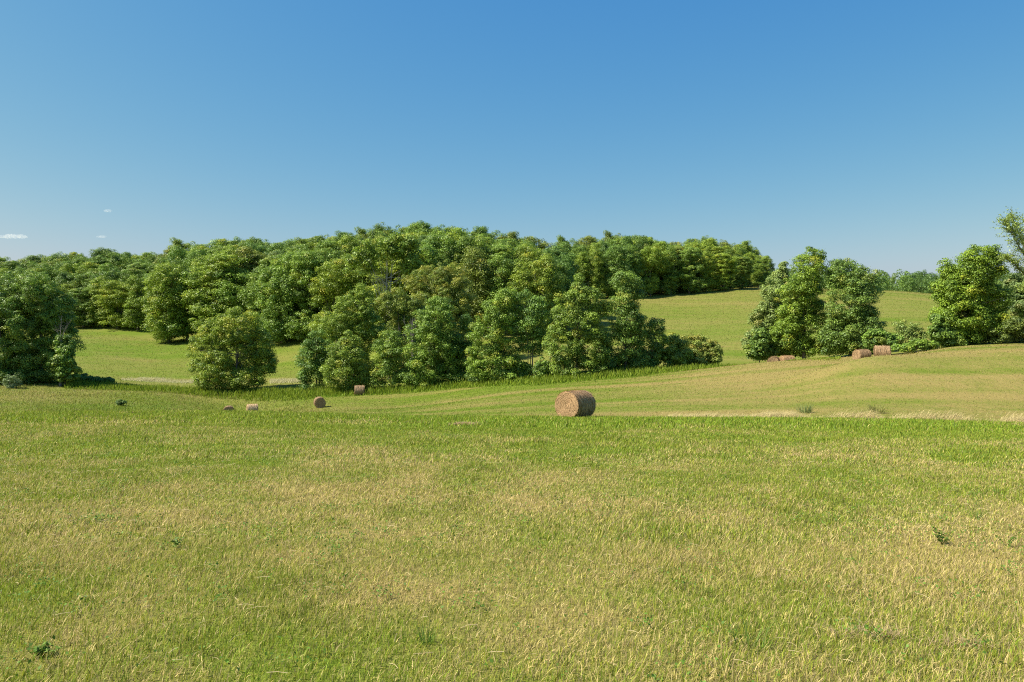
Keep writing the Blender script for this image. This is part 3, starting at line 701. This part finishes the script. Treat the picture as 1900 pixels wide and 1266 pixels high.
# --- belt, left part
near_tree("broadleaf_tree", "first tree at the left end of the belt, dark and upright", "tree", 586, 102, [(584, 640, 18, 28, 0), (580, 672, 27, 38, 0), (586, 698, 28, 24, 0), (604, 665, 20, 34, .4)], 120, (0.82, 0.92, 0.95), group=G_BELT, trunk=0.12)
near_tree("broadleaf_tree", "low broad yellowish tree in front, second from the left end of the belt", "tree", 646, 99, [(648, 638, 17, 22, 0), (646, 664, 30, 30, -.3), (640, 692, 38, 30, -.3), (668, 700, 22, 22, .2)], 121, (1.20, 1.10, 0.85), group=G_BELT, trunk=0.12, warm=0.2)
near_tree("broadleaf_tree", "tall leaning-topped yellow-green tree rising behind the left end of the belt", "tree", 655, 108, [(672, 556, 20, 27, 0), (652, 582, 34, 30, 0), (625, 606, 26, 28, -.3), (676, 610, 32, 36, .8), (690, 655, 30, 46, 1.2)], 122, (1.22, 1.13, 0.85), group=G_BELT, trunk=0.2)
near_tree("broadleaf_tree", "small egg-shaped tree in front, third from the left end of the belt", "tree", 722, 98.5, [(724, 632, 16, 20, 0), (721, 656, 27, 28, 0), (720, 690, 33, 34, 0)], 123, (1.10, 1.10, 0.9), group=G_BELT, trunk=0.12)
near_tree("broadleaf_tree", "olive brownish tree behind the small egg-shaped belt tree", "tree", 738, 113, [(722, 568, 32, 27), (756, 576, 30, 30), (740, 618, 42, 38), (745, 660, 40, 36)], 124, (1.12, 0.98, 0.9), group=G_BELT, trunk=0.2, warm=0.25)
near_tree("broadleaf_tree", "tall rust-tipped tree standing highest behind the middle of the belt", "tree", 815, 124, [(795, 526, 42, 30), (832, 522, 34, 30), (810, 572, 56, 44), (845, 570, 26, 38), (815, 630, 55, 50)], 125, (1.12, 0.95, 0.9), group=G_BELT, trunk=0.28, warm=0.35)
near_tree("broadleaf_tree", "broad mid-green tree in front of the rust-tipped tree", "tree", 806, 98, [(814, 572, 22, 22, 0), (810, 602, 36, 32, 0), (800, 640, 44, 40, -.3), (828, 655, 34, 40, .4), (792, 688, 40, 32, -.5), (828, 696, 34, 24, 0)], 126, (1.02, 1.06, 0.92), group=G_BELT, trunk=0.18, limbs=9)
near_tree("broadleaf_tree", "slim pointed tree left of the belt's dark gap", "tree", 862, 98.5, [(864, 600, 11, 18, 0), (862, 630, 18, 26, 0), (866, 665, 22, 34, 0.2)], 127, (0.85, 0.93, 0.98), group=G_BELT, trunk=0.1)
near_tree("broadleaf_tree", "wide bright tree right of the belt's dark gap", "tree", 928, 93, [(938, 553, 19, 20, 0), (926, 580, 30, 30, 0), (908, 622, 32, 36, -.3), (940, 625, 28, 44, .3), (898, 668, 30, 34, -.6), (935, 685, 36, 28, 0)], 128, (1.12, 1.12, 0.9), group=G_BELT, trunk=0.18, limbs=9)
near_tree("broadleaf_tree", "rounded tree whose bare dark stems show low, between two wider belt trees", "tree", 986, 93, [(972, 562, 19, 22, .3), (998, 574, 17, 22, 0), (984, 602, 28, 30, 0), (988, 640, 26, 24, .3), (972, 692, 16, 12, -.3)], 129, (0.90, 1.0, 1.0), group=G_BELT, trunk=0.13, stems=4, limbs=4)
near_tree("broadleaf_tree", "spire-topped broad tree in the right half of the belt", "tree", 1070, 91, [(1074, 526, 12, 20, 0), (1072, 552, 20, 22, 0), (1048, 572, 22, 26, 0), (1102, 562, 22, 26, .3), (1125, 574, 12, 18, .4), (1072, 606, 46, 36, .3), (1042, 644, 34, 38, -.4), (1096, 650, 36, 40, 0), (1068, 684, 44, 20, -.4)], 130, (1.10, 1.06, 0.9), group=G_BELT, trunk=0.2, limbs=10, stems=2)
near_tree("broadleaf_tree", "tall narrow club-topped tree near the right end of the belt", "tree", 1160, 92, [(1162, 526, 22, 22, 0), (1178, 540, 18, 16, 0), (1160, 562, 24, 28, 0), (1161, 596, 29, 32, 0), (1152, 640, 34, 34, 0), (1178, 662, 26, 28, .3), (1186, 615, 15, 22, .3)], 131, (0.96, 1.0, 1.02), group=G_BELT, trunk=0.15, limbs=8)
near_tree("broadleaf_tree", "small dark sprawling tree between the club-topped tree and the low bushes", "tree", 1208, 93, [(1218, 608, 16, 16), (1206, 636, 20, 24), (1202, 666, 20, 18)], 132, (0.80, 0.88, 0.95), group=G_BELT, trunk=0.09, limbs=5, gap=0.1)
for bx, by, bw, bh, txt in ((893, 94, 24, 20, "low dark shrub filling the belt's dark gap at ground level"), (962, 92.5, 22, 22, "low shrub at the foot of the bare-stemmed belt tree, on its left"), (1012, 91.5, 20, 20, "low shrub at the foot of the bare-stemmed belt tree, on its right"),
                        (1128, 92, 30, 20, "low shrub under the belt between the spire-topped and club-topped trees"), (1188, 92.8, 24, 18, "low shrub under the club-topped tree, on its right"), (772, 98.5, 20, 22, "low shrub between the egg-shaped tree and the broad mid-green tree")):
    g0 = HY - F * at(bx, by).z / by
    near_tree("shrub", txt, "shrub", bx, by, [(bx - bw * .35, g0 - bh * .8, bw * .7, bh * .9), (bx + bw * .4, g0 - bh * .6, bw * .65, bh * .75)], int(bx), (0.92, 0.97, 0.9), lobe=0.4, leaf=0.18, trunk=0.05, limbs=4, group=G_BELT)
near_tree("bush", "rounded light green bush right of the belt's last tree", "bush", 1240, 94, [(1245, 645, 24, 24), (1235, 664, 30, 18), (1262, 660, 20, 18)], 133, (1.15, 1.1, 0.95), lobe=0.5, leaf=0.2, trunk=0.06, limbs=5, group=G_BELT)
near_tree("bush", "olive-brown wide bush at the right end of the belt", "bush", 1292, 96, [(1290, 648, 32, 26), (1315, 654, 24, 22), (1282, 664, 36, 17), (1308, 668, 28, 12)], 134, (1.35, 1.25, 0.8), lobe=0.45, leaf=0.16, mat=M_fine, trunk=0.06, limbs=6, group=G_BELT, warm=0.25)
# --- trees by the hay field at the right
near_tree("broadleaf_tree", "grey-green feathery tree at the left edge of the right clump", "tree", 1428, 98, [(1440, 560, 26, 40), (1425, 600, 30, 40), (1410, 640, 28, 30), (1450, 620, 30, 44)], 140, (1.15, 1.15, 1.0), mat=M_fine, leaf=0.2, lobe=0.5, group=G_RIGHT, trunk=0.12)
near_tree("conifer", "thin pale pointed tree peeking out behind the right clump", "tree", 1452, 118, [(1455, 500, 8, 16), (1450, 520, 18, 18), (1450, 550, 24, 28), (1448, 600, 30, 44)], 141, (1.2, 1.2, 1.0), mat=M_fine, leaf=0.25, lobe=0.5, group=G_RIGHT, trunk=0.12)
near_tree("shrub", "dark leafy shrub at the left foot of the right clump", "shrub", 1408, 95, [(1408, 635, 18, 24), (1400, 652, 20, 14), (1425, 650, 20, 16)], 142, (0.9, 0.95, 0.95), lobe=0.45, leaf=0.22, group=G_RIGHT, trunk=0.06)
near_tree("broadleaf_tree", "tallest tree of the right clump, bright yellow-green with a knob-like top", "tree", 1492, 94, [(1505, 484, 27, 26, 0), (1499, 513, 22, 24, 0), (1490, 530, 26, 22, 0), (1480, 545, 34, 36), (1510, 560, 30, 36), (1475, 590, 32, 32), (1505, 610, 42, 36), (1465, 630, 36, 26), (1500, 648, 44, 16)], 143, (1.18, 1.16, 0.8), density=1.15, group=G_RIGHT, trunk=0.2, limbs=10)
near_tree("broadleaf_tree", "broad blue-green tree with pale-tipped leaves on the right of the right clump", "tree", 1580, 91.5, [(1570, 510, 34, 30), (1592, 530, 32, 36), (1575, 570, 44, 40), (1590, 605, 40, 36), (1560, 620, 40, 34), (1592, 640, 40, 20), (1555, 645, 30, 16)], 144, (0.92, 0.96, 1.10), density=1.15, group=G_RIGHT, trunk=0.2, limbs=10, warm=0.15)
near_tree("shrub", "low green shrub behind the upper pair of bales", "shrub", 1632, 84, [(1625, 628, 22, 18), (1648, 634, 20, 16), (1660, 640, 14, 10)], 145, (0.9, 0.98, 0.9), lobe=0.4, leaf=0.2, group=G_RIGHT, trunk=0.05)
near_tree("shrub", "airy fine-leaved shrub between the right clump and the big right tree", "shrub", 1686, 84, [(1686, 610, 20, 18), (1680, 630, 24, 16), (1705, 625, 16, 18)], 146, (1.2, 1.2, 0.95), mat=M_fine, lobe=0.35, leaf=0.15, leaves=60, group=G_RIGHT, trunk=0.05, gap=0.15, spiky=0.15)
near_tree("shrub", "low bright green bush at the field edge below the airy shrub", "shrub", 1700, 80, [(1685, 646, 20, 7), (1705, 640, 18, 10), (1725, 642, 14, 8)], 147, (1.05, 1.08, 0.85), lobe=0.35, leaf=0.18, group=G_RIGHT, trunk=0.04)
near_tree("broadleaf_tree", "big bright yellow-green tree at the right, dome-topped with a thin spike at its left", "tree", 1800, 84, [(1825, 480, 32, 28), (1845, 500, 22, 26), (1800, 515, 36, 30), (1758, 500, 14, 22), (1770, 540, 38, 34), (1820, 550, 48, 40), (1850, 565, 30, 40), (1775, 590, 46, 36), (1825, 605, 52, 34), (1790, 628, 44, 18)], 148, (1.22, 1.20, 0.75), group=G_RIGHT, trunk=0.2, limbs=12, warm=0.08, density=1.25)
near_tree("shrub", "grey-green shrub at the left foot of the big right tree", "shrub", 1742, 83, [(1735, 605, 18, 24), (1750, 625, 24, 20), (1765, 634, 24, 12)], 149, (0.9, 0.95, 1.0), lobe=0.4, leaf=0.2, group=G_RIGHT, trunk=0.06, gap=0.1)
near_tree("shrub", "dusky purple-tinged shrub at the right foot of the big right tree", "shrub", 1872, 82, [(1880, 605, 22, 16), (1860, 625, 26, 16), (1895, 625, 22, 14)], 150, (0.85, 0.75, 0.95), lobe=0.4, leaf=0.18, group=G_RIGHT, trunk=0.06, gap=0.1)
near_tree("broadleaf_tree", "grey-green tree at the right border, behind the dusky shrub", "tree", 1900, 120, [(1895, 530, 26, 24), (1905, 560, 34, 30), (1930, 540, 36, 40)], 151, (0.9, 0.95, 1.0), mat=M_fine, leaf=0.28, group=G_RIGHT, trunk=0.15)

def bough_tree():
    """tall open tree with upswept boughs at the right border"""
    r = np.random.default_rng(160); y = 79.0; px = 1935; base = at(px, y); k = y / F
    root = empty("open_crowned_tree", base); tag(root, "tall thin-leaved tree with upswept open boughs at the right border", "tree", G_RIGHT)
    T = lambda c, row, dy=0.0: np.array([(c - px) * k, dy, (HY - row) * k - base.z])
    B = [[(1935, 640), (1933, 560), (1930, 520), (1925, 480), (1918, 440), (1912, 402)], [(1930, 525), (1905, 490), (1880, 455), (1862, 430), (1850, 412)], [(1928, 515), (1905, 470), (1892, 435), (1880, 400)],
         [(1932, 540), (1900, 510), (1880, 490), (1862, 478)], [(1933, 530), (1950, 480), (1960, 430), (1965, 400)], [(1933, 545), (1975, 500), (1995, 450)], [(1930, 500), (1915, 450), (1902, 410)], [(1934, 560), (1915, 545), (1895, 535)]]
    paths, pts = [], []
    for i, br in enumerate(B):
        dy = r.normal(0, 0.9) if i else 0
        P = [T(c, w, dy * j / (len(br) - 1)) for j, (c, w) in enumerate(br)]
        r0 = 0.20 if i == 0 else 0.085
        paths.append((P, list(np.linspace(r0, 0.018, len(P))), 6))
        for j in range(len(P) - 1):
            for t in np.linspace(0, 1, 10):
                if i == 0 and j < 2: continue
                q = P[j] + (P[j + 1] - P[j]) * t; lv = (j + t) / (len(P) - 1)
                for _ in range(int(3 + 7 * lv)):
                    tw = r.normal(size=3) * [0.55, 0.55, 0.35] + [0, 0, 0.35]; pts.append((q, q + tw))
                    if r.random() < 0.25: paths.append(([q, q + tw * .5, q + tw], [0.014, 0.01, 0.005], 4))
    cc = []
    for q, e in pts:
        for t in np.linspace(0.2, 1.1, 13): cc.append(q + (e - q) * t + r.normal(0, 0.07, 3))
    cc = np.array(cc); n = len(cc)
    v = leaf_quads(cc, r.normal(size=(n, 3)) + [0, 0, .5], 0.17 * r.uniform(.6, 1.3, n), 0.5, r)
    me = mesh_from("crown", v, np.arange(4 * n), np.full(n, 4), [("tint", 'FLOAT', np.repeat(r.random(n), 4)), ("warm", 'FLOAT', np.zeros(4 * n))])
    c = obj("crown", me, M_fine, root); c.color = (1.4, 1.35, 0.95, 1)
    obj("trunk", wood_mesh("trunk", paths), M_bark, root)
bough_tree()

def dead_branches(px, y, rows, label, seed, n=14, spread=1.6):
    """bare forked boughs"""
    r = np.random.default_rng(seed); base = at(px, y); k = y / F; root = empty("dead_tree", base); tag(root, label, "dead tree")
    zt = (HY - rows[0]) * k - base.z; zb = (HY - rows[1]) * k - base.z
    trunk = [([(0, 0, -0.3), (0.1, 0, zb * .5), (0, 0.1, zb)], [0.2, 0.16, 0.13], 7)]
    boughs = []
    for i in range(n):
        e = np.array([r.normal(0, spread), r.normal(0, spread * .5), zt - abs(r.normal(0, .3)) * (zt - zb)]); m = np.array([e[0] * .3, e[1] * .3, zb + (e[2] - zb) * .5])
        boughs.append(([np.array([0, 0.1, zb]), m, e], [0.05, 0.035, 0.01], 5))
        for t in range(9):
            q = m + (e - m) * r.uniform(0, .8); boughs.append(([q, q + r.normal(0, .35, 3) + [0, 0, .6]], [0.016, 0.005], 4))
    obj("trunk", wood_mesh("trunk", trunk), M_dead, root); obj("boughs", wood_mesh("boughs", boughs), M_dead, root)
dead_branches(112, 102.5, (585, 640), "bare grey twigs of a dead tree at the right side of the left stand", 170, 5, 0.7)
dead_branches(765, 103, (583, 640), "bare pale dead boughs showing between the belt trees, right of the egg-shaped tree", 171, 10, 1.0)

# ------------------------------------------------------------------ forest: a few tree forms, each copied many times
def forest_form(seed, kind):
    r = np.random.default_rng(seed); ms = []
    H, W = 18.0, 4.6
    if kind == 'round':
        ms = [(0, 0, 12.6, W, W, 5.2), (r.normal(0, 1.2), r.normal(0, 1.2), 15.0, W * .66, W * .66, 3.1), (-W * .5, -1, 9.5, W * .62, W * .62, 4), (W * .5, -.6, 8.8, W * .62, W * .62, 4), (0, -W * .35, 6.5, W * .75, W * .7, 4)]
    elif kind == 'tall':
        W *= .82; ms = [(0, 0, 14.2, W * .75, W * .75, 3.9), (r.normal(0, .6), 0, 11, W, W, 4.2), (r.normal(0, .8), -.8, 7, W * .95, W * .95, 4.2), (.5, -1, 3.8, W * .7, W * .7, 3)]
    elif kind == 'broad':
        ms = [(0, 0, 13.2, W * 1.1, W, 4.2), (-W * .7, 0, 11.6, W * .7, W * .7, 3.6), (W * .7, -.5, 11.2, W * .72, W * .7, 3.9), (0, -W * .5, 8.6, W * .85, W * .7, 4), (r.normal(0, 1.5), 0, 15.2, W * .6, W * .6, 2.8), (0, -1, 4.6, W * .8, W * .8, 3.4)]
    else:                                                              # layered: flat shelves of leaf
        ms = [(r.normal(0, 1.0), r.normal(0, .6), z, W * (1.05 - .035 * abs(z - 10)), W * .9, 2.0) for z in (4, 6.6, 9.2, 11.8, 14.2, 16)]
    ms += [(r.normal(0, .8), r.normal(0, .6), 3.0, W * .95, W * .9, 3.0)]
    lobe = 1.0 if kind != 'layered' else 0.92
    cm = crown_mesh(r, ms, lobe, 105, 0.27, spiky=0.06, flat=0.70 if kind != 'layered' else 0.5, warm=0.10, density=1.0)
    tm = wood_mesh("trunk", limb_paths(r, ms, H, 0.28, 6))
    return cm, tm
FORMS = [(k, *forest_form(200 + i, k)) for i, k in enumerate(('round', 'broad', 'tall', 'layered', 'round', 'broad', 'tall', 'layered'))]

HUES = {"yellow-green": (1.35, 1.22, 0.80), "mid-green": (1.02, 1.04, 0.90), "dark green": (0.78, 0.88, 0.95), "grey-green": (1.05, 1.02, 1.5), "olive": (1.2, 0.98, 0.95)}
HN = list(HUES); frng = np.random.default_rng(303)
# forest edge: depth of the front row, top row of the front crowns and of the skyline, by bearing
E_PX = [-420, 0, 140, 288, 302, 430, 560, 700, 850, 960, 1035]
E_Y  = [214, 212, 209, 204, 188, 182, 170, 160, 155, 152, 152]
T_PX = [-420, 0, 140, 230, 285, 305, 345, 400, 480, 500, 560, 590, 640, 700, 760, 850, 900, 960, 1035]
TOPF = [540, 524, 516, 512, 512, 488, 478, 474, 470, 472, 468, 468, 466, 458, 452, 450, 450, 456, 478]
TOPB = [480, 477, 466, 462, 470, 464, 447, 443, 441, 446, 440, 434, 430, 418, 414, 419, 421, 436, 446]
STRETCH = [(-420, 140, "above the left stand"), (140, 300, "above the valley meadow"), (300, 520, "behind the lone round tree"), (520, 700, "above the belt's left end"), (700, 860, "above the rust-tipped tree"), (860, 1060, "on the dark spur"), (1060, 1220, "left above the hill field"), (1220, 1330, "midway above the hill field"), (1330, 1500, "right above the hill field")]
ROWN = ["in the forest's front row", "in the forest's second row", "in the forest's third row", "high in the forest canopy", "on the forest skyline"]
made = 0
def forest_tree(px, y, top_row, row, hue=None, form=None, wscale=1.0):
    if form is None and row == 4: form = int(frng.choice([0, 1, 4, 5]))
    global made
    base = at(px, y); ztop = (HY - top_row) * y / F; H = float(np.clip(ztop - base.z, 8, 27))
    k, cm, tm = FORMS[int(frng.integers(len(FORMS)))] if form is None else FORMS[form]
    hue = hue or HN[int(frng.choice(5, p=[.30, .38, .16, .06, .10]))]
    s = H / 18.0; sw = wscale * np.clip(0.55 + 0.45 * s, 0.65, 1.25) * frng.uniform(0.85, 1.2)
    where = next((t for a, b, t in STRETCH if a <= px < b), STRETCH[-1][2])
    root = empty("forest_tree", base, float(frng.uniform(-0.5, 0.5) + (frng.random() < .5) * math.pi)); root.scale = (sw, sw, s)
    tag(root, f"{hue} broadleaf tree {ROWN[min(row, 4)]} {where}", "tree", f"{hue} forest trees {ROWN[min(row, 4)]} {where}")
    j = frng.uniform(0.88, 1.12); c = obj("crown", cm, M_leaf, root); hc = HUES[hue]; c.color = (hc[0] * j * frng.uniform(.95, 1.05), hc[1] * j, hc[2] * j, 1)
    obj("trunk", tm, M_bark, root); made += 1

for row in range(5):
    off = [0, 10, 22, 36, 52][row]; step_m = [6.0, 6.6, 6.8, 6.0, 4.8][row]
    px = -420 + 20 * row
    while px < 1032 - 6 * row:
        y = np.interp(px, E_PX, E_Y) + off + frng.normal(0, 1.4)
        f = [0, .34, .62, .84, 1.0][row]
        top = np.interp(px, T_PX, TOPF) * (1 - f) + np.interp(px, T_PX, TOPB) * f + frng.normal(0, 8 if row < 3 else 2) + (5 if row < 4 else 3)
        if row == 0 and frng.random() < .3: top += 22
        forest_tree(px + frng.normal(0, 5), y, top, row, wscale=[1.15, 1.05, .95, .95, 1.0][row])
        px += step_m * F / y * frng.uniform(0.85, 1.15)
# the spur's right flank, running back; its shaded side put into a darker hue
for i, (x0, y0) in enumerate([(1028, 158), (1033, 168), (1038, 180), (1042, 193)]):
    forest_tree(x0, y0, 476 - 9 * i, 0, "dark green")
# wood along the top of the hill field
H_PX = [1030, 1130, 1200, 1300, 1400, 1440]; H_Y = [222, 224, 228, 236, 243, 246]
HT_PX = [1030, 1080, 1120, 1165, 1220, 1250, 1270, 1310, 1360, 1395, 1415, 1440]
HTF = [472, 466, 458, 452, 456, 462, 460, 460, 468, 474, 484, 496]; HTB = [447, 445, 438, 430, 436, 445, 440, 441, 450, 458, 474, 490]
for row in range(4):
    px = 1030 + 8 * row
    while px < 1432 - 10 * row:
        y = np.interp(px, H_PX, H_Y) + [0, 9, 19, 31][row] + frng.normal(0, 1)
        f = [0, .45, .8, 1.0][row]
        top = np.interp(px, HT_PX, HTF) * (1 - f) + np.interp(px, HT_PX, HTB) * f + frng.normal(0, 3) + 2
        forest_tree(px, y, top, row if row < 3 else 4, wscale=0.9)
        px += 5.6 * F / y * frng.uniform(0.85, 1.15)
print("forest trees", made)

near_tree("broadleaf_tree", "forest tree with pale bare limbs fanning out below a thin crown", "tree", 718, 150,
          [(705, 462, 42, 24, 0), (742, 458, 36, 26, 0), (668, 484, 26, 18, 0), (764, 492, 22, 20, 0), (690, 500, 16, 10, 0)], 180, (1.15, 1.1, 0.9), lobe=0.95, leaves=80, leaf=0.36, trunk=0.24, limbs=9, stems=4, bark=M_pale)

# ------------------------------------------------------------------ far woods on the skyline at the right
def far_woods():
    r = np.random.default_rng(400); V, T, W_ = [], [], []
    n = 460
    px = r.uniform(1380, 2300, n); y = 440 + 170 * r.random(n)
    for a, b in zip(px, y):
        p = at(a, b); Hh = 19 * r.uniform(.8, 1.2); R = 5.6 * r.uniform(.8, 1.3); m = 1000
        nlb = 20; ld = r.normal(size=(nlb, 3)); ld /= np.linalg.norm(ld, axis=1, keepdims=True); li = r.integers(0, nlb, m)
        d = r.normal(size=(m, 3)); d[:, 2] += .6; d /= np.linalg.norm(d, axis=1, keepdims=True)
        q = np.array(p) + [0, 0, Hh * .55] + (ld * np.array([R, R, Hh * .42]) * r.uniform(.6, 1, (nlb, 1)))[li] + d * r.uniform(.6, 1.05, (m, 1)) * 1.9
        V.append(leaf_quads(q, d + r.normal(size=(m, 3)) * .35 + [0, 0, .3], 0.80 * r.uniform(.6, 1.3, m), .75, r)); tt = r.random()
        T.append(np.full(4 * m, tt) * .6 + np.repeat(r.random(m), 4) * .4); W_.append(np.full(4 * m, 0.25 * (r.random() < .2)))
    v = np.vstack(V); me = mesh_from("far_woods", v, np.arange(len(v)), np.full(len(v) // 4, 4), [("tint", 'FLOAT', np.concatenate(T)), ("warm", 'FLOAT', np.concatenate(W_))])
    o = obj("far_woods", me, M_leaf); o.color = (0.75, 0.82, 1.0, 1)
    tag(o, "far wooded ridge seen past the hill field, one continuous band of trees", "woods", kind="stuff")
far_woods()

# ------------------------------------------------------------------ small clouds low over the forest
def cloud(px, py, wpx, hpx, label, seed, dens=1.0):
    r = np.random.default_rng(seed); y = 5200.0; k = y / F
    c = Vector(((px - CX) * k, y, (HY - py) * k)); V, Q, b = [], [], 0
    n = 9
    for i in range(n):
        t = (i + .5) / n * 2 - 1; rr = hpx * k * .5 * (0.45 + 0.55 * (1 - t * t)) * r.uniform(.7, 1.15); cx = t * (wpx * k * .5 - rr)
        nu, nv = 14, 9
        for a in range(nv):
            th = math.pi * a / (nv - 1)
            for u in range(nu):
                ph = 2 * math.pi * u / nu; w = rr * (1 + .12 * math.sin(3 * ph + seed + i) * math.sin(2 * th))
                V.append((cx + 1.5 * w * math.sin(th) * math.cos(ph), 1.5 * w * math.sin(th) * math.sin(ph), max(w * math.cos(th), -0.45 * rr) + r.normal(0, .01 * rr)))
        for a in range(nv - 1):
            for u in range(nu):
                u2 = (u + 1) % nu; Q.append((b + a * nu + u, b + (a + 1) * nu + u, b + (a + 1) * nu + u2, b + a * nu + u2))
        b += nu * nv
    o = obj("cloud", mesh_from("cloud", np.array(V, float), np.array(Q), np.full(len(Q), 4), smooth=True), M_cloud, None, c)
    tag(o, label, "cloud", "small white clouds low in the sky")
cloud(22, 440, 60, 12, "long white cloud at the left border, widest of the small clouds", 1)
cloud(200, 392, 15, 8, "small puff of cloud highest above the forest", 2)
cloud(188, 440, 20, 7, "short white cloud just above the forest crown line, right of the widest one", 3)
